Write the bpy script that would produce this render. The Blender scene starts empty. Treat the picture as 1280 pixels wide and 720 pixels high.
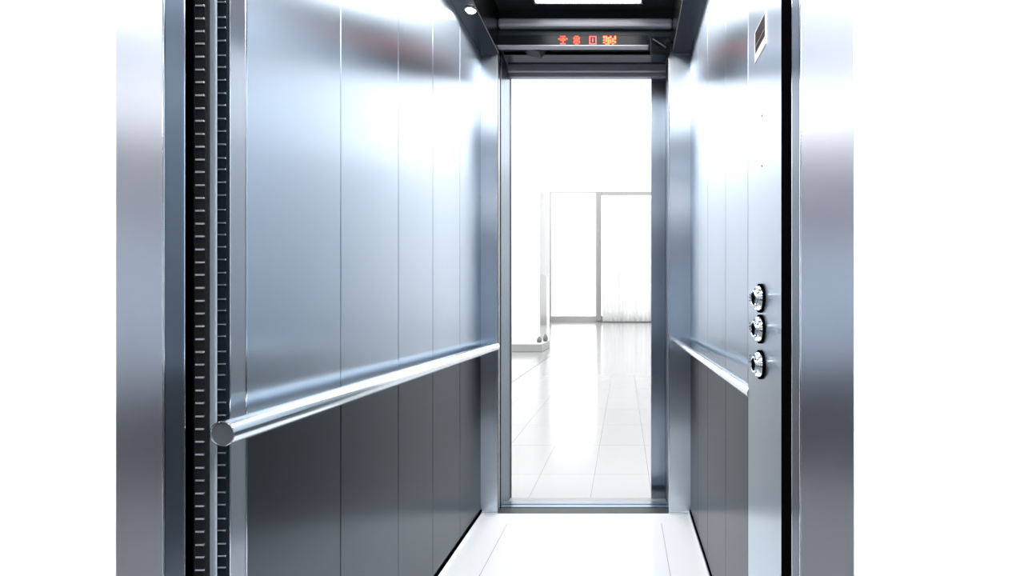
import bpy, bmesh, math, random
from mathutils import Vector, Matrix
random.seed(4)
sc = bpy.context.scene
COL = sc.collection
PI = math.pi

# ------------------------------------------------------------------ materials
def new_mat(name):
    m = bpy.data.materials.new(name); m.use_nodes = True
    nt = m.node_tree; b = nt.nodes['Principled BSDF']
    return m, nt, b

def plain(name, col, rough=0.5, metal=0.0, spec=0.5, coat=0.0):
    m, nt, b = new_mat(name)
    b.inputs['Base Color'].default_value = (*col, 1)
    b.inputs['Roughness'].default_value = rough
    b.inputs['Metallic'].default_value = metal
    b.inputs['Specular IOR Level'].default_value = spec
    b.inputs['Coat Weight'].default_value = coat
    n = nt.nodes.new('ShaderNodeTexNoise'); n.inputs['Scale'].default_value = 40
    tc = nt.nodes.new('ShaderNodeTexCoord'); nt.links.new(tc.outputs['Object'], n.inputs['Vector'])
    mr = nt.nodes.new('ShaderNodeMapRange')
    mr.inputs['To Min'].default_value = max(0, rough - .02); mr.inputs['To Max'].default_value = min(1, rough + .02)
    nt.links.new(n.outputs['Fac'], mr.inputs['Value']); nt.links.new(mr.outputs['Result'], b.inputs['Roughness'])
    return m

def brushed(name, col, rough, grain=(3, 3, 900), var=0.006, aniso=0.0, tangent=None):
    """brushed stainless steel: fine grain lines, long along the small-scale axes"""
    m, nt, b = new_mat(name)
    b.inputs['Metallic'].default_value = 1
    tc = nt.nodes.new('ShaderNodeTexCoord')
    mp = nt.nodes.new('ShaderNodeMapping'); mp.inputs['Scale'].default_value = grain
    nt.links.new(tc.outputs['Object'], mp.inputs['Vector'])
    n = nt.nodes.new('ShaderNodeTexNoise'); n.inputs['Scale'].default_value = 1; n.inputs['Detail'].default_value = 3
    nt.links.new(mp.outputs['Vector'], n.inputs['Vector'])
    mr = nt.nodes.new('ShaderNodeMapRange')
    mr.inputs['From Min'].default_value = .3; mr.inputs['From Max'].default_value = .7
    mr.inputs['To Min'].default_value = rough - var / 2; mr.inputs['To Max'].default_value = rough + var / 2
    nt.links.new(n.outputs['Fac'], mr.inputs['Value']); nt.links.new(mr.outputs['Result'], b.inputs['Roughness'])
    mx = nt.nodes.new('ShaderNodeMix'); mx.data_type = 'RGBA'
    mx.inputs[6].default_value = (*[c * .996 for c in col], 1); mx.inputs[7].default_value = (*[min(1, c * 1.004) for c in col], 1)
    nt.links.new(n.outputs['Fac'], mx.inputs[0]); nt.links.new(mx.outputs[2], b.inputs['Base Color'])
    if aniso:
        b.inputs['Anisotropic'].default_value = aniso
        tv = nt.nodes.new('ShaderNodeCombineXYZ')
        for i, v in enumerate(tangent): tv.inputs[i].default_value = v
        nt.links.new(tv.outputs[0], b.inputs['Tangent'])
    return m

def emitter(name, col, strength):
    m, nt, b = new_mat(name)
    b.inputs['Base Color'].default_value = (*col, 1)
    b.inputs['Emission Color'].default_value = (*col, 1)
    b.inputs['Emission Strength'].default_value = strength
    return m

M = {}
SX, SY = (1, 0, 0), (0, 1, 0)      # brushing blurs reflections sideways: tangent along the face
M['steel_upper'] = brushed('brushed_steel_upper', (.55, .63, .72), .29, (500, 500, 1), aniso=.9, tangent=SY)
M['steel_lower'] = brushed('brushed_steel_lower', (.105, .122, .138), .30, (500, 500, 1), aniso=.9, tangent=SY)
M['steel_frame'] = brushed('brushed_steel_frame', (.62, .66, .74), .30, (500, 500, 1), aniso=.9, tangent=SX)
M['steel_post'] = brushed('brushed_steel_post', (.66, .72, .79), .30, (500, 500, 1), aniso=.9, tangent=SX)
M['steel_panel'] = brushed('brushed_steel_panel', (.62, .69, .77), .29, (500, 500, 1), aniso=.9, tangent=SY)
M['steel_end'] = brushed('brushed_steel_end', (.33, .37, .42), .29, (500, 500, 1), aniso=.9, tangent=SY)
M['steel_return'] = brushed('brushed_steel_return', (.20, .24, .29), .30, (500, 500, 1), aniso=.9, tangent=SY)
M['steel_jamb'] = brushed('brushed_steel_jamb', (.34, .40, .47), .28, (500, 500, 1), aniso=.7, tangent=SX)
M['rod'] = plain('pale_aluminium', (.50, .58, .64), .35, .3)
M['ledge'] = plain('ledge_aluminium', (.40, .41, .45), .40, .4)
M['steel_edge'] = brushed('polished_steel_edge', (.82, .86, .9), .12, (2, 2, 300))
M['chrome'] = plain('chrome', (.85, .9, .93), .10, 1)
M['rail'] = brushed('rail_steel', (.80, .86, .90), .20, (2, 300, 2), var=.03)
M['tube_inside'] = plain('tube_end_steel', (.10, .11, .12), .45, 0)
M['dark_metal'] = plain('dark_metal', (.035, .04, .042), .45, .2, .25)
M['dark_gloss'] = plain('dark_gloss_metal', (.15, .155, .17), .25, 1)
M['black'] = plain('black_rubber', (.002, .002, .0025), .8, 0, 0)
M['strip_dark'] = plain('strip_dark_plastic', (.010, .011, .013), .5, 0, .25)
M['strip_blue'] = plain('strip_blue_black_plastic', (.006, .014, .024), .35, 0, .35)
M['black_glass'] = plain('black_glass', (.008, .009, .011), .3, 0, .2)
M['white_wall'] = plain('white_painted_wall', (.92, .92, .92), .6)
M['white_ceiling'] = plain('white_ceiling', (.50, .57, .64), .7)
M['added_rear'] = plain('added_rear_wall', (.23, .215, .24), .7)
M['added_dado'] = plain('added_dado_blue', (.38, .44, .51), .6)
M['lobby_floor'] = plain('lobby_floor', (.11, .11, .11), .5)
M['lobby_dark'] = plain('added_plinth', (.03, .035, .045), .4)
M['car_floor'] = plain('white_car_floor', (.93, .94, .94), .12)
M['car_floor_joint'] = plain('floor_joint', (.35, .36, .38), .4)
M['border'] = plain('border_tiles', (.17, .17, .165), .18)
M['rug'] = plain('added_dark_rug', (.015, .015, .018), .9)
M['hall_grey'] = plain('hall_grey', (.24, .24, .235), .5)
M['hall_pale'] = plain('hall_pale_grey', (.30, .30, .295), .5)
M['stone'] = plain('grey_stone', (.12, .125, .115), .7)
M['led'] = emitter('red_led', (1, .045, .01), 2.2)
M['led_dim'] = emitter('red_led_dim', (1, .10, .08), .5)
M['led_hot'] = emitter('amber_led', (1, .12, .02), 3)
M['lamp'] = emitter('car_lamp', (1, 1, 1), 7)
M['spot'] = emitter('spot_lamp', (.9, .96, 1), 30)
M['added_lobby_lamp'] = emitter('added_lobby_lamp', (1, 1, 1), 14)  # unseen panel added to light the near landing wall
M['added_strip_lamp'] = emitter('added_strip_lamp', (1, .97, .94), 9)  # unseen strip added for the steel frame to reflect

def curtain_mat():
    m, nt, b = new_mat('sheer_curtain')
    b.inputs['Base Color'].default_value = (.72, .72, .71, 1)
    b.inputs['Roughness'].default_value = .9
    tr = nt.nodes.new('ShaderNodeBsdfTranslucent'); tr.inputs['Color'].default_value = (.8, .8, .8, 1)
    mx = nt.nodes.new('ShaderNodeMixShader'); mx.inputs[0].default_value = .55
    out = nt.nodes['Material Output']
    nt.links.new(b.outputs[0], mx.inputs[1]); nt.links.new(tr.outputs[0], mx.inputs[2]); nt.links.new(mx.outputs[0], out.inputs[0])
    return m
M['curtain'] = curtain_mat()

def glass_mat():
    m, nt, b = new_mat('window_glass')
    b.inputs['Base Color'].default_value = (.97, .98, .98, 1)
    b.inputs['Roughness'].default_value = .02
    b.inputs['Transmission Weight'].default_value = 1
    b.inputs['IOR'].default_value = 1.05
    return m
M['glass'] = glass_mat()

def tile_mat():
    m, nt, b = new_mat('hall_floor_tiles')
    tc = nt.nodes.new('ShaderNodeTexCoord')
    mp = nt.nodes.new('ShaderNodeMapping'); mp.inputs['Location'].default_value = (.18, -2.885 + .6 * 5, 0)
    nt.links.new(tc.outputs['Object'], mp.inputs['Vector'])
    br = nt.nodes.new('ShaderNodeTexBrick')
    br.offset = 0; br.squash = 1
    br.inputs['Scale'].default_value = 1
    br.inputs['Brick Width'].default_value = .33; br.inputs['Row Height'].default_value = .60
    br.inputs['Mortar Size'].default_value = .0022; br.inputs['Mortar Smooth'].default_value = .1
    br.inputs['Color1'].default_value = (.24, .24, .24, 1); br.inputs['Color2'].default_value = (.235, .235, .235, 1)
    br.inputs['Mortar'].default_value = (.11, .11, .11, 1)
    nt.links.new(mp.outputs['Vector'], br.inputs['Vector'])
    nt.links.new(br.outputs['Color'], b.inputs['Base Color'])
    b.inputs['Roughness'].default_value = .16
    return m
M['tiles'] = tile_mat()

# ------------------------------------------------------------------ mesh helpers
def box(bm, x0, x1, y0, y1, z0, z1, bev=0.0):
    r = bmesh.ops.create_cube(bm, size=1)
    vs = r['verts']
    for v in vs:
        v.co = Vector(((x0 + x1) / 2 + v.co.x * (x1 - x0), (y0 + y1) / 2 + v.co.y * (y1 - y0), (z0 + z1) / 2 + v.co.z * (z1 - z0)))
    if bev:
        es = list({e for v in vs for e in v.link_edges})
        bmesh.ops.bevel(bm, geom=es, offset=bev, segments=2, affect='EDGES', profile=.5)
    return bm

def B(*a, **k):
    bm = bmesh.new(); box(bm, *a, **k); return bm

def tube(bm, p0, p1, r, seg=40, cap=True):
    p0 = Vector(p0); p1 = Vector(p1); d = p1 - p0
    q = d.to_track_quat('Z', 'Y').to_matrix().to_4x4()
    bmesh.ops.create_cone(bm, cap_ends=cap, segments=seg, radius1=r, radius2=r, depth=d.length,
                          matrix=Matrix.Translation((p0 + p1) / 2) @ q)
    return bm

def lathe(bm, prof, centre, axis='X', seg=32, sign=1):
    """prof: list of (radius, along-axis); closed with caps where radius is 0"""
    rings = []
    for r, h in prof:
        ring = []
        for i in range(seg):
            a = 2 * PI * i / seg
            if axis == 'X': co = (sign * h, r * math.cos(a), r * math.sin(a))
            elif axis == 'Y': co = (r * math.cos(a), sign * h, r * math.sin(a))
            else: co = (r * math.cos(a), r * math.sin(a), sign * h)
            ring.append(bm.verts.new(Vector(co) + Vector(centre)))
        rings.append(ring)
    for a, b in zip(rings, rings[1:]):
        for i in range(seg):
            bm.faces.new((a[i], a[(i + 1) % seg], b[(i + 1) % seg], b[i]))
    bm.faces.new(rings[0]); bm.faces.new(rings[-1])
    bmesh.ops.recalc_face_normals(bm, faces=bm.faces)
    return bm

def wloc(o):
    v = Vector((0, 0, 0))
    while o is not None:
        v += o.location; o = o.parent
    return v

def obj(name, bm, mat, parent=None, smooth=False, loc=None):
    """one mesh object; vertices are given in world space"""
    off = wloc(parent)
    o = bpy.data.objects.new(name, None) if False else None
    base = Vector(loc) if loc else off
    bmesh.ops.translate(bm, vec=-base, verts=bm.verts)
    me = bpy.data.meshes.new(name); bm.to_mesh(me); bm.free()
    o = bpy.data.objects.new(name, me); COL.objects.link(o)
    o.location = base - off
    o.parent = parent
    me.materials.append(M[mat])
    if smooth:
        for p in me.polygons: p.use_smooth = True
        me.set_sharp_from_angle(angle=math.radians(35))
    return o

def tag(o, label, cat, group=None, kind=None):
    o['label'] = label; o['category'] = cat
    if group: o['group'] = group
    if kind: o['kind'] = kind
    return o

def thing(name, label, cat, loc, group=None):
    o = bpy.data.objects.new(name, None); COL.objects.link(o); o.location = loc
    o.empty_display_size = .05
    return tag(o, label, cat, group)

def struct(name, bm, mat, label=None, cat=None, loc=None):
    o = obj(name, bm, mat, None, loc=loc); o['kind'] = 'structure'
    if label: o['label'] = label; o['category'] = cat
    return o

# ------------------------------------------------------------------ dimensions (metres); camera stands at x=0, y=0, z=1
XL, XR = -.689, .32            # inner faces of the car walls
YF, YB = .861, 2.275           # front and back of the car
YO = .62                       # face of the landing frame
WT = 2.21                      # top of wall panels
SPLIT = .778

# ------------------------------------------------------------------ the car: floor, walls, ceiling
fl = struct('floor_car', B(XL - .02, XR + .02, .655, YB, -.06, 0), 'car_floor', 'glossy white floor of the lift car', 'floor')
bm = bmesh.new()
box(bm, -.5362, -.5338, .66, 2.17, -.001, .0006); box(bm, .1705, .1729, .66, 2.17, -.001, .0006)
obj('joint', bm, 'car_floor_joint', fl)

def car_wall(name, x, side, ys, label):
    """side -1: left wall (surface faces +x), +1: right wall"""
    t = .028
    root = None
    def slab(y0, y1, z0, z1, inset=0.0, bev=.0015):
        a, b = (x - t, x - inset) if side < 0 else (x + inset, x + t)
        return B(a, b, y0, y1, z0, z1, bev=bev)
    # backing sheet behind the seams
    a, b = (x - t - .004, x - .004) if side < 0 else (x + .004, x + t + .004)
    root = struct(name, B(a, b, ys[0] + .004, ys[-1], .02, WT), 'steel_edge', label, 'wall')
    for y0, y1 in zip(ys, ys[1:]):
        g = .0009
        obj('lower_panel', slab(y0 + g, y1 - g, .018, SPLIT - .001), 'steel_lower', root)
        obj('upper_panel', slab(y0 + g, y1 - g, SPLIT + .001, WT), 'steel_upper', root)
    return root
ysL = [YF, 1.150, 1.444, 1.704, 1.986, YB]
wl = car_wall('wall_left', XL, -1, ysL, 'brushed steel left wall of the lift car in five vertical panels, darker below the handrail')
# bright folded end of the wall at the doorway
bm = bmesh.new()
pl = [(-.717, .82), (-.6827, .82), (-.6885, .861), (-.717, .861)]
lo = [bm.verts.new((x, y, 0)) for x, y in pl]; hi = [bm.verts.new((x, y, WT)) for x, y in pl]
bm.faces.new(lo); bm.faces.new(hi)
for i in range(4): bm.faces.new((lo[i], lo[(i + 1) % 4], hi[(i + 1) % 4], hi[i]))
bmesh.ops.recalc_face_normals(bm, faces=bm.faces)
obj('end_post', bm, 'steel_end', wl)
obj('edge_trim', B(-.6845, -.6818, .8175, .8205, 0, WT, bev=.0008), 'steel_edge', wl)
obj('edge_trim', B(-.690, -.6875, .8600, .8635, 0, WT, bev=.0008), 'steel_edge', wl)
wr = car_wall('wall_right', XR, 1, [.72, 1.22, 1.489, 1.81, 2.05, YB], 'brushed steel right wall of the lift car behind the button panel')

bb = struct('baseboard_left', B(XL, XL + .010, YF, YB, 0, .012), 'steel_edge', 'thin pale strip along the foot of the left car wall', 'baseboard')
obj('seal', B(XL, XL + .004, YF, YB, .012, .019), 'black', bb)
bb = struct('baseboard_right', B(XR - .010, XR, .72, YB, 0, .012), 'steel_edge', 'thin pale strip along the foot of the right car wall', 'baseboard')
obj('seal', B(XR - .004, XR, .72, YB, .012, .019), 'black', bb)

# ceiling: dark recessed sheet between two dark beams
cl = struct('ceiling_car', B(XL - .03, XR + .03, .66, YB, 2.42, 2.45), 'dark_metal', 'dark glossy ceiling of the lift car', 'ceiling')
b1 = struct('trim_1', B(XL - .028, -.60, .70, YB, WT + .001, 2.419, bev=.004), 'dark_gloss', 'dark metal ceiling beam above the left car wall', 'beam')
b2 = struct('trim_2', B(.23, XR + .028, .70, YB, WT + .001, 2.419, bev=.004), 'dark_gloss', 'dark metal ceiling beam above the right car wall', 'beam')

# ceiling lamp
t = thing('ceiling_lamp', 'wide glowing rectangular lamp in the dark lift car ceiling', 'lamp', (-.165, 1.6, 2.42))
LZ = 2.374
bm = bmesh.new()
box(bm, -.41, .085, .90, .92, LZ, 2.42, .003); box(bm, -.41, .085, 2.15, 2.16, LZ, 2.42, .003)
box(bm, -.41, -.40, .92, 2.15, LZ, 2.42, .003); box(bm, .075, .085, .92, 2.15, LZ, 2.42, .003)
obj('lamp_frame', bm, 'chrome', t)
obj('diffuser', B(-.40, .075, .92, 2.15, LZ + .001, 2.41, bev=.004), 'lamp', t)

# spot lamps in the beam undersides
def downlight(x, y, label):
    t = thing('downlight', label, 'lamp', (x, y, WT))
    obj('ring', lathe(bmesh.new(), [(.0001, 0), (.022, 0), (.024, .003), (.020, .006), (.0175, .003), (.0001, .003)], (x, y, WT + .0015), 'Z', sign=-1), 'chrome', t, True)
    obj('bulb', lathe(bmesh.new(), [(.0001, 0.001), (.0170, .001), (.015, .0065), (.0001, .009)], (x, y, WT - .001), 'Z', sign=-1), 'spot', t, True)
downlight(-.628, 1.935, 'small bright round downlight in the dark beam above the left wall')

# ------------------------------------------------------------------ far doorway of the car
XJL, XJR, YD = -.608, .219, 2.53
HZ = 2.2615
d2 = struct('door_2', B(XL - .028, XJL, YB, YB + .06, 0, WT + .2, bev=.002), 'steel_post', 'steel framed open doorway at the far end of the lift car', 'doorway')
obj('post', B(XJR, XR + .028, YB, YB + .06, 0, WT + .2, bev=.002), 'steel_post', d2)
# floor-side rounded shoes of the two posts
obj('shoe', B(XL - .01, XJL + .001, YB - .007, YB + .002, 0, .010, bev=.003), 'steel_edge', d2)
obj('shoe', B(XJR - .001, XR + .01, YB - .007, YB + .002, 0, .010, bev=.003), 'steel_edge', d2)
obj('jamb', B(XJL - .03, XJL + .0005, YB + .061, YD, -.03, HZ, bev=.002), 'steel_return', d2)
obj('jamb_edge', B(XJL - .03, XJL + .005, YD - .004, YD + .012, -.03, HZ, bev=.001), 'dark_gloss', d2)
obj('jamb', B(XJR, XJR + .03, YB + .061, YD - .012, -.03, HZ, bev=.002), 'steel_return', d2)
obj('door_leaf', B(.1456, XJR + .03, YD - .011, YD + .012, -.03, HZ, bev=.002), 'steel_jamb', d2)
obj('edge_trim', B(XJR - .004, XJR, YB - .002, YB + .03, 0, HZ, bev=.0008), 'steel_edge', d2)
obj('edge_trim', B(XJL, XJL + .003, YB - .002, YB + .03, 0, HZ, bev=.0008), 'dark_gloss', d2)
# sill
obj('sill', B(XJL, XJR, YB, 2.335, -.05, .002, bev=.001), 'dark_metal', d2)
bm = bmesh.new()
box(bm, XJL, XJR, 2.337, 2.368, -.05, .004, .001); box(bm, XJL, XJR, 2.376, 2.41, -.05, .004, .001); box(bm, XJL, XJR, 2.34, 2.41, -.05, -.01)
obj('sill_track', bm, 'steel_return', d2)
obj('sill_apron', B(XJL, XJR, 2.411, YD, -.05, -.028), 'hall_pale', d2)
# header box
obj('header', B(XL - .028, XR + .028, YB - .001, YB + .10, 2.262, 2.43, bev=.002), 'dark_metal', d2)
obj('header_lip', B(-.60, .23, YB - .035, YB - .001, 2.323, 2.366, bev=.012), 'ledge', d2)
obj('header_soffit', B(XJL, XJR, YB + .10, YD, 2.262, 2.30), 'dark_gloss', d2)
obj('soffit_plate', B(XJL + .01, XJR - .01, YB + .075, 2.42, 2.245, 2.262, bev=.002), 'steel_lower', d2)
bm = bmesh.new()
box(bm, XJL, XJR, 2.47, 2.49, 2.225, 2.262, .002); box(bm, XJL, XJR, 2.50, 2.53, 2.21, 2.262, .002)
obj('lintel', bm, 'ledge', d2)

# position display over the far door
t = thing('floor_indicator', 'slim black indicator bar with red lit characters above the far doorway', 'display', (-.2, YB, 2.232))
bm = bmesh.new(); box(bm, -.60, .115, YB - .030, YB - .0015, 2.236, 2.285, .003)
obj('housing', bm, 'black_glass', t)
obj('chrome_lip', B(-.60, .115, YB - .036, YB - .002, 2.229, 2.2355, bev=.002), 'ledge', t)
yq = YB - .0312
glyphs = [  # (pixel pattern, x left, cell, material)
    (['.###.', '..#..', '#####', '.###.', '..#..', '..#..', '.###.'], -.312, .0088, 'led'),
    (['.###.', '#.#.#', '#####', '.###.', '#####', '#.#.#', '.###.'], -.240, .0062, 'led'),
    (['#####', '#...#', '#.#.#', '#.#.#', '#.#.#', '#...#', '#####'], -.166, .0072, 'led_dim'),
    (['##.#.#', '####.#', '.##.##', '#####.', '.#####', '#.##.#', '.##.#.'], -.100, .0105, 'led_hot')]
for pat, x0, cw, mt in glyphs:
    bm = bmesh.new(); ch = .0058
    for r, row in enumerate(pat):
        for c, v in enumerate(row):
            if v == '#':
                box(bm, x0 + c * cw + cw * .1, x0 + (c + 1) * cw - cw * .1, yq - .0006, yq + .001, 2.280 - (r + 1) * ch + .0004, 2.280 - r * ch - .0004)
    obj('lit_character', bm, mt, t)

# operator bracket in the corner of the header
t = thing('door_bracket', 'black angled bracket in the right upper corner of the far doorway', 'bracket', (.17, YB - .02, 2.2))
obj('plate', B(.125, .222, YB - .028, YB - .002, 2.205, 2.28, bev=.003), 'black_glass', t)
bm = bmesh.new(); tube(bm, (.135, YB - .036, 2.262), (.20, YB - .036, 2.222), .007, 16)
obj('lever', bm, 'dark_gloss', t, True)
bm = bmesh.new(); tube(bm, (.206, YB - .044, 2.255), (.206, YB - .028, 2.255), .010, 20)
obj('bolt', bm, 'chrome', t, True)
t = thing('door_guide', 'small dark wedge under the header left of the red indicator', 'bracket', (-.44, YB + .03, 2.23))
bm = bmesh.new()
vs = [bm.verts.new(v) for v in ((-.50, YB + .004, 2.2615), (-.385, YB + .004, 2.2615), (-.41, YB + .004, 2.225), (-.47, YB + .004, 2.238),
                                (-.50, YB + .07, 2.2615), (-.385, YB + .07, 2.2615), (-.41, YB + .07, 2.225), (-.47, YB + .07, 2.238))]
for f in ((0, 1, 2, 3), (7, 6, 5, 4), (0, 4, 5, 1), (1, 5, 6, 2), (2, 6, 7, 3), (3, 7, 4, 0)): bm.faces.new([vs[i] for i in f])
bmesh.ops.recalc_face_normals(bm, faces=bm.faces)
obj('wedge', bm, 'dark_metal', t)

# ------------------------------------------------------------------ handrails
def handrail(x, z, y0, y1, r, wx, label, brackets, open_end):
    t = thing('handrail', label, 'handrail', (x, (y0 + y1) / 2, z))
    bm = bmesh.new()
    if open_end:
        lathe(bm, [(r - .0032, .004), (r - .0014, 0), (r, .001), (r, y1 - y0), (.001, y1 - y0)], (x, y0, z), 'Y', 64)
    else:
        tube(bm, (x, y0, z), (x, y1, z), r, 48)
    obj('tube', bm, 'rail', t, True)
    if open_end:
        obj('end_cap', lathe(bmesh.new(), [(.0001, .0030), (r * .6, .0030), (r - .0030, .0022), (r - .0030, .006), (.0001, .006)], (x, y0, z), 'Y', 64), 'tube_inside', t, True)
    for yb in brackets:
        bm = bmesh.new(); tube(bm, (x, yb, z - r * .4), (wx, yb, z - r * .4), .006, 20)
        b = obj('bracket', bm, 'chrome', t, True)
        sgn = -1 if wx > x else 1
        obj('flange', lathe(bmesh.new(), [(.001, 0), (.020, 0), (.019, .004), (.001, .004)], (wx, yb, z - r * .4), 'X', 28, sgn), 'chrome', b, True)
handrail(-.617, .803, .725, YB - .001, .0196, XL, 'thick round steel handrail along the left car wall with its cut end towards us', [], True)
handrail(.25, .83, .9155, YB - .001, .0120, XR, 'slim round steel handrail on the right car wall behind the buttons', [], False)

# ------------------------------------------------------------------ car operating panel on the right
XP, P0, P1 = .24, .716, .915
t = thing('button_panel', 'tall brushed steel operating panel with three round buttons on the right wall', 'control panel', ((XP + XR) / 2, (P0 + P1) / 2, 0))
obj('faceplate', B(XP, XR, P0, P1, 0, WT, bev=.0015), 'steel_panel', t)
obj('edge_trim', B(XP - .0015, XP + .004, P0 - .003, P0 + .0005, 0, WT, bev=.0006), 'steel_edge', t)
def px_y(px): return XP * 591 / (px - 780)
for zc in (1.013, .959, .897):
    yc = px_y(951.5)
    b = obj('button', lathe(bmesh.new(), [(.0001, 0), (.0255, 0), (.0255, .0045), (.0190, .0045), (.0001, .0030)], (XP + .0003, yc, zc), 'X', 40, -1), 'black', t, True)
    obj('ring', lathe(bmesh.new(), [(.0165, .004), (.0222, .004), (.0212, .0085), (.0196, .0100), (.0165, .0085)], (XP + .0003, yc, zc), 'X', 48, -1), 'chrome', b, True)
    obj('stem', lathe(bmesh.new(), [(.0001, .002), (.0120, .002), (.0120, .0130), (.0001, .0130)], (XP, yc, zc), 'X', 40, -1), 'black', b, True)
    obj('cap', lathe(bmesh.new(), [(.0122, .006), (.0142, .0075), (.0142, .0140), (.0128, .0152), (.0116, .0140), (.0116, .0075)], (XP, yc, zc), 'X', 40, -1), 'chrome', b, True)
    # raised tactile marks beside the button, on its far side
    bm = bmesh.new()
    for k in (-1, 0, 1):
        lathe(bm, [(.0001, 0), (.0016, 0), (.0012, .0012), (.0001, .0015)], (XP + .0002, px_y(937.5), zc + .002 + k * .0055), 'X', 12, -1)
    obj('tactile_mark', bm, 'dark_metal', b, True)
# floor screen at eye level
y0, y1, z0, z1 = px_y(958.5), px_y(944.5), 1.440, 1.497
s = obj('screen', B(XP - .0015, XP + .001, y0 + .003, y1 - .003, z0 + .003, z1 - .003), 'black_glass', t)
bm = bmesh.new()
box(bm, XP - .0025, XP + .001, y0, y0 + .003, z0, z1, .0005); box(bm, XP - .0025, XP + .001, y1 - .003, y1, z0, z1, .0005)
box(bm, XP - .0025, XP + .001, y0 + .003, y1 - .003, z0, z0 + .003, .0005); box(bm, XP - .0025, XP + .001, y0 + .003, y1 - .003, z1 - .003, z1, .0005)
obj('screen_frame', bm, 'white_wall', s)
obj('grey_bar', B(XP - .0022, XP - .001, y0 + .008, y1 - .006, 1.468, 1.4700), 'hall_pale', s)
obj('lit_field', B(XP - .0020, XP - .001, y0 + .004, y1 - .004, 1.4435, 1.456), 'white_wall', s)
for zc in (1.243, 1.33):
    obj('screw', lathe(bmesh.new(), [(.0001, 0), (.0022, 0), (.0016, .0012), (.0001, .0014)], (XP + .0002, px_y(952.5), zc), 'X', 16, -1), 'dark_gloss', t, True)

# ------------------------------------------------------------------ near doorway: landing frame, gap, safety strips
FT = .03
f1 = struct('door_1', B(-.667, -.604, YO, YO + FT, 0, 2.2, bev=.0012), 'steel_frame', 'wide brushed steel frame around the near lift doorway', 'door frame')
obj('jamb_edge', B(-.6055, -.6035, YO - .0005, YO + .002, 0, 2.14, bev=.0004), 'steel_edge', f1)
obj('jamb_edge', B(-.6055, -.6035, YO + FT - .002, YO + FT + .0005, 0, 2.14, bev=.0004), 'steel_edge', f1)
obj('jamb', B(.231, .302, YO, YO + FT, 0, 2.2, bev=.0012), 'steel_frame', f1)
obj('jamb_edge', B(.2305, .2325, YO - .0005, YO + .002, 0, 2.14, bev=.0004), 'steel_edge', f1)
obj('jamb_edge', B(.2305, .2325, YO + FT - .002, YO + FT + .0005, 0, 2.14, bev=.0004), 'steel_edge', f1)
obj('jamb_return', B(-.6042, -.6032, YO + .002, YO + FT - .002, 0, 2.14), 'steel_return', f1)  # dark plates laid over the jamb sides; dim reflection put into their colour
obj('jamb_return', B(.2302, .2312, YO + .002, YO + FT - .002, 0, 2.14), 'steel_return', f1)
obj('head', B(-.6030, .2305, YO, YO + FT, 2.14, 2.2, bev=.0012), 'steel_frame', f1)
obj('threshold', B(-.6030, .2300, YO, YO + FT + .004, -.03, 0.0), 'steel_jamb', f1)
obj('seal', B(.2375, .40, .662, .714, 0, 2.2), 'black', f1)

def strip(x0, x1, y0, y1, mat, pitch, n, zs, rung_mat, label, jit):
    t = thing('safety_strip', label, 'safety strip', ((x0 + x1) / 2, (y0 + y1) / 2, 0), 'ribbed safety strips in the near door gap')
    bm = bmesh.new(); box(bm, x0 - .004, x1 + .0015, y0 + .002, y1, 0, 2.15, .001)
    box(bm, x0, x1, y0, y0 + .003, .02, 2.13, .001)
    obj('strip_body', bm, mat, t)
    w = x1 - x0
    bm = bmesh.new(); box(bm, x0 + w * .12, x1 - w * .08, y0 - .0025, y0 + .001, -.0016, .0016, .0007)
    first = obj('rung', bm, rung_mat, t, loc=((x0 + x1) / 2, y0, 0))
    # its mesh was built round z=0
    first.location.z = zs
    for k in range(1, n):
        o = first.copy(); COL.objects.link(o); o.parent = t
        o.location.z = zs + k * pitch + random.uniform(-jit, jit)
    return t
strip(-.6535, -.6365, .72, .724, 'strip_dark', .0195, 99, .13, 'chrome', 'ribbed black safety strip nearest the left steel frame', .0004)
strip(-.6880, -.6715, .80, .804, 'strip_blue', .0217, 92, .10, 'chrome', 'ribbed blue-black safety strip beside the left car wall, behind the handrail end', .0022)
t = thing('guide_rod', 'smooth pale steel rod between the two ribbed safety strips', 'rod', (-.661, .765, 0))
bm = bmesh.new(); box(bm, -.667, -.6565, .76, .764, 0, 2.15, .0018)
obj('rod', bm, 'rod', t)

# shaft lining round the car: black
struct('wall_shaft_left', B(-.86, -.83, .655, YD, -.05, 2.6), 'black', 'black lift shaft lining left of the car', 'wall')
struct('wall_shaft_right', B(.45, .48, .655, YD, -.05, 2.6), 'black', 'black lift shaft lining right of the car', 'wall')
struct('ceiling_shaft', B(-.86, .48, .655, YD, 2.6, 2.63), 'black', 'black lift shaft cover above the car', 'ceiling')

# ------------------------------------------------------------------ landing in front (camera side); rear wall, rug and lamps added for steel reflections
def wall_with_hole(x0, x1, y0, y1, z0, z1, hx0, hx1, hz1):
    bm = bmesh.new()
    box(bm, x0, hx0, y0, y1, z0, z1); box(bm, hx1, x1, y0, y1, z0, z1); box(bm, hx0, hx1, y0, y1, hz1, z1)
    return bm
LB = -3.0
struct('wall_landing_front', wall_with_hole(-5.6, 5.6, YO + .004, YO + FT, -.03, 2.9, -.665, .300, 2.19), 'white_wall', 'white landing wall either side of the near lift frame', 'wall')
struct('floor_landing', B(-5.6, 5.6, LB, YO, -.08, -.0), 'lobby_floor', 'landing floor on the near side', 'floor')
struct('ceiling_landing', B(-5.6, 5.6, LB, YO, 2.9, 2.95), 'white_ceiling', 'landing ceiling on the near side', 'ceiling')
struct('wall_landing_rear', B(-5.6, 5.6, LB - .1, LB, -.08, 2.95), 'added_rear', 'grey landing wall added behind the viewer for reflections', 'wall')  # invented wall, toned for what the near steel reflects
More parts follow.
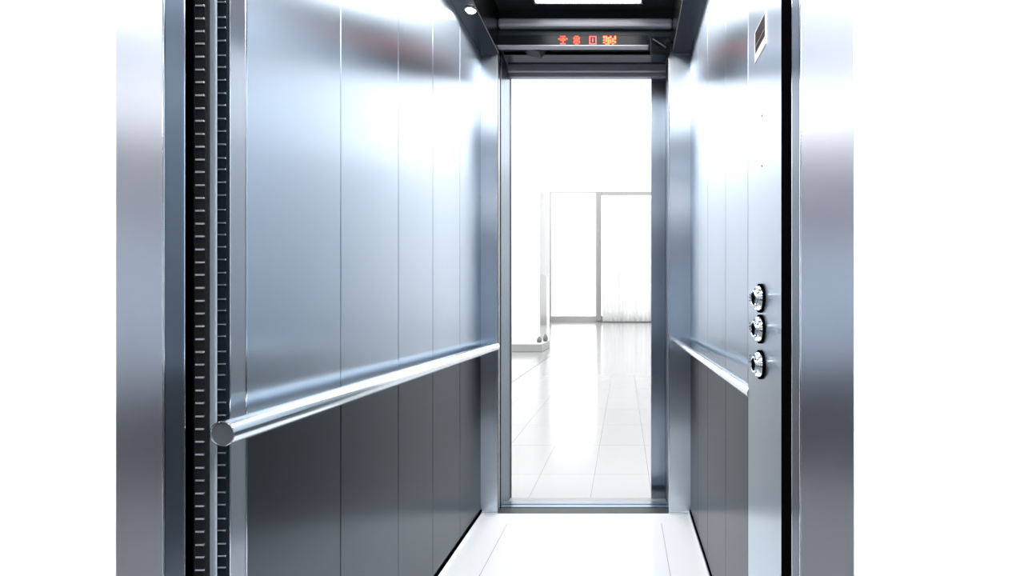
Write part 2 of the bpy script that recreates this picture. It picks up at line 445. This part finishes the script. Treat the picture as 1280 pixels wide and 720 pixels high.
struct('wall_landing_left', B(-5.7, -5.6, LB, YO, -.08, 2.95), 'white_wall', 'white side wall of the landing, left', 'wall')
struct('wall_landing_right', B(5.6, 5.7, LB, YO, -.08, 2.95), 'white_wall', 'white side wall of the landing, right', 'wall')
struct('trim_3', B(-5.6, 5.6, LB, LB + .01, .50, 1.55), 'added_dado', 'pale blue dado panel added on the rear landing wall for reflections', 'panel')  # added band, toned for the mid-height reflection in the frame
struct('baseboard_rear', B(-5.6, 5.6, LB, LB + .02, 0, .42), 'lobby_dark', 'dark plinth added to the rear landing wall for reflections', 'baseboard')  # added dark foot for the low reflection in the frame
tag(obj('rug', B(-5.2, 5.2, -2.95, -1.5, 0, .006), 'rug'), 'dark rug added on the landing floor behind the viewer for reflections', 'rug')  # invented; gives the steel a dark floor to reflect
t = thing('added_wall_lamp', 'long glowing strip added high on the rear landing wall for reflections', 'lamp', (0, LB + .05, 2.6))
obj('diffuser', B(-5.4, 5.4, LB + .0, LB + .06, 2.66, 2.74, bev=.005), 'added_strip_lamp', t)  # invented lamp, out of view; makes the bright band reflected in the frame
t = thing('ceiling_lamp', 'broad light panel added over the unseen landing', 'lamp', (0, -.45, 2.9))
obj('diffuser', B(-4.2, 4.2, -1.0, -.2, 2.88, 2.899, bev=.003), 'added_lobby_lamp', t)  # invented lamp, out of view; brightens the white landing wall

# ------------------------------------------------------------------ bright hall beyond the far doorway
HF = -.03
fl = struct('floor_hall', B(-14, 14, YD, 30, HF - .1, HF), 'tiles', 'pale glossy tiled floor of the hall beyond the lift', 'floor')
struct('wall_hall_near', wall_with_hole(-14, 14, YD + .013, YD + .16, HF, 9, -.69, .31, 2.34), 'white_wall', 'hall side of the lift wall', 'wall')
struct('wall_hall_left', B(-14, -4.26, 24, 27, HF, 6.9), 'white_wall', 'white projecting wall block at the left of the hall', 'wall')
wb = struct('wall_hall_back', wall_with_hole(-14, 14, 29, 29.3, HF, 9.5, -4.58, 5.0, 7.97), 'white_wall', 'white end wall of the hall above the tall windows', 'wall')
obj('sill_wall', B(-4.58, 5.0, 29, 29.3, HF, .36), 'hall_pale', wb)
struct('wall_hall_side_left', B(-14.2, -14, 2.6, 30, HF, 9.5), 'white_wall', 'far left side wall of the hall', 'wall')
struct('wall_hall_side_right', B(14, 14.2, 2.6, 30, HF, 9.5), 'white_wall', 'far right side wall of the hall', 'wall')
obj('side_cladding', B(-4.262, -4.24, 24.0, 27.0, 2.62, 6.9), 'hall_pale', bpy.data.objects['wall_hall_left'])
obj('lower_cladding', B(-4.262, -4.24, 24.0, 26.0, HF, 2.62), 'hall_grey', bpy.data.objects['wall_hall_left'])
w = struct('window_1', B(-1.72, -1.38, 28.86, 29.02, HF + .1, 7.97, bev=.01), 'hall_grey', 'tall hall window with a grey frame and sheer curtain', 'window')
obj('head_frame', B(-1.38, 4.9, 28.86, 29.02, 7.76, 7.96, bev=.01), 'hall_grey', w)
obj('side_frame', B(4.75, 4.95, 28.86, 29.02, HF + .12, 7.76, bev=.01), 'hall_grey', w)
obj('pane', B(-1.38, 4.75, 29.05, 29.07, HF + .12, 7.76), 'glass', w)
w2 = struct('window_2', B(-4.57, -4.45, 28.9, 29.02, HF + .12, 7.96, bev=.01), 'hall_pale', 'plain pale hall window left of the grey framed one', 'window')
obj('head_frame', B(-4.45, -1.73, 28.9, 29.02, 7.88, 7.96, bev=.01), 'hall_pale', w2)
obj('pane', B(-4.45, -1.73, 29.05, 29.07, HF + .12, 7.88), 'glass', w2)

def curtain(x0, x1, y, z0, z1, folds, amp, label, seed):
    random.seed(seed)
    bm = bmesh.new(); n = folds * 10; prev = None
    ph = [random.uniform(.6, 1.4) for _ in range(folds + 2)]
    for i in range(n + 1):
        u = i / n; a = amp * ph[int(u * folds)] * math.sin(u * folds * 2 * PI)
        x = x0 + (x1 - x0) * u + .05 * math.sin(u * 17)
        v = (bm.verts.new((x, y + a, z0)), bm.verts.new((x, y + a * .6, z1)))
        if prev: bm.faces.new((prev[0], v[0], v[1], prev[1]))
        prev = v
    bmesh.ops.solidify(bm, geom=bm.faces[:], thickness=.01)
    o = obj('curtain', bm, 'curtain', None, True)
    tag(o, label, 'curtain', 'sheer curtains at the hall windows')
curtain(-1.30, 4.70, 28.6, .05, 7.4, 22, .09, 'sheer white curtain hanging inside the grey framed hall window', 3)

# low platform, pale border strip and stones in the hall
p = obj('low_platform', B(-9.5, -1.82, 10.5, 11.6, HF, .145, bev=.01), 'hall_pale', None)
tag(p, 'low pale platform on the hall floor at the left edge of the doorway', 'platform')
bs = obj('floor_border', B(-1.70, -1.50, 4.5, 14, HF, HF + .004), 'border', None); bs['kind'] = 'structure'
def stone(x, y, z, sx, sy, sz, label):
    bm = bmesh.new(); bmesh.ops.create_icosphere(bm, subdivisions=3, radius=1)
    for v in bm.verts:
        n = .12 * math.sin(v.co.x * 3 + x * 9) * math.cos(v.co.y * 4) + .06 * math.sin(v.co.z * 5)
        v.co = Vector((x + v.co.x * sx * (1 + n), y + v.co.y * sy * (1 + n), z + max(0, v.co.z * (1 + n) + .35) * sz + .002))
    o = obj('stone', bm, 'stone', None, True, loc=(x, y, z)); tag(o, label, 'stone', 'grey stones on the hall platform')
stone(-1.97, 11.0, .145, .055, .08, .10, 'smallest grey stone at the corner of the hall platform')
stone(-1.885, 11.35, .145, .055, .08, .13, 'taller grey stone right of the smallest one on the hall platform')

# ------------------------------------------------------------------ light
w = bpy.data.worlds.new('World'); sc.world = w; w.use_nodes = True
bg = w.node_tree.nodes['Background']; bg.inputs['Color'].default_value = (.97, .98, 1, 1); bg.inputs['Strength'].default_value = 3.6

def area(name, loc, rot, sx, sy, power, col=(1, 1, 1)):
    l = bpy.data.lights.new(name, 'AREA'); l.shape = 'RECTANGLE'; l.size = sx; l.size_y = sy; l.energy = power; l.color = col
    o = bpy.data.objects.new(name, l); COL.objects.link(o); o.location = loc; o.rotation_euler = rot
    return o

# ------------------------------------------------------------------ camera
cd = bpy.data.cameras.new('Camera'); cam = bpy.data.objects.new('Camera', cd); COL.objects.link(cam)
cam.location = (0, 0, 1); cam.rotation_euler = (PI / 2, 0, 0)
cd.sensor_width = 36; cd.lens = 591 / 1280 * 36
cd.shift_x = -140 / 1280; cd.shift_y = 22 / 1280
cd.clip_start = .02; cd.clip_end = 200
sc.camera = cam

sc.view_settings.view_transform = 'Standard'; sc.view_settings.look = 'None'
sc.view_settings.exposure = 0; sc.view_settings.gamma = 1; sc.view_settings.use_curve_mapping = False
sc.cycles.use_denoising = True
sc.cycles.max_bounces = 12; sc.cycles.glossy_bounces = 8; sc.cycles.diffuse_bounces = 5
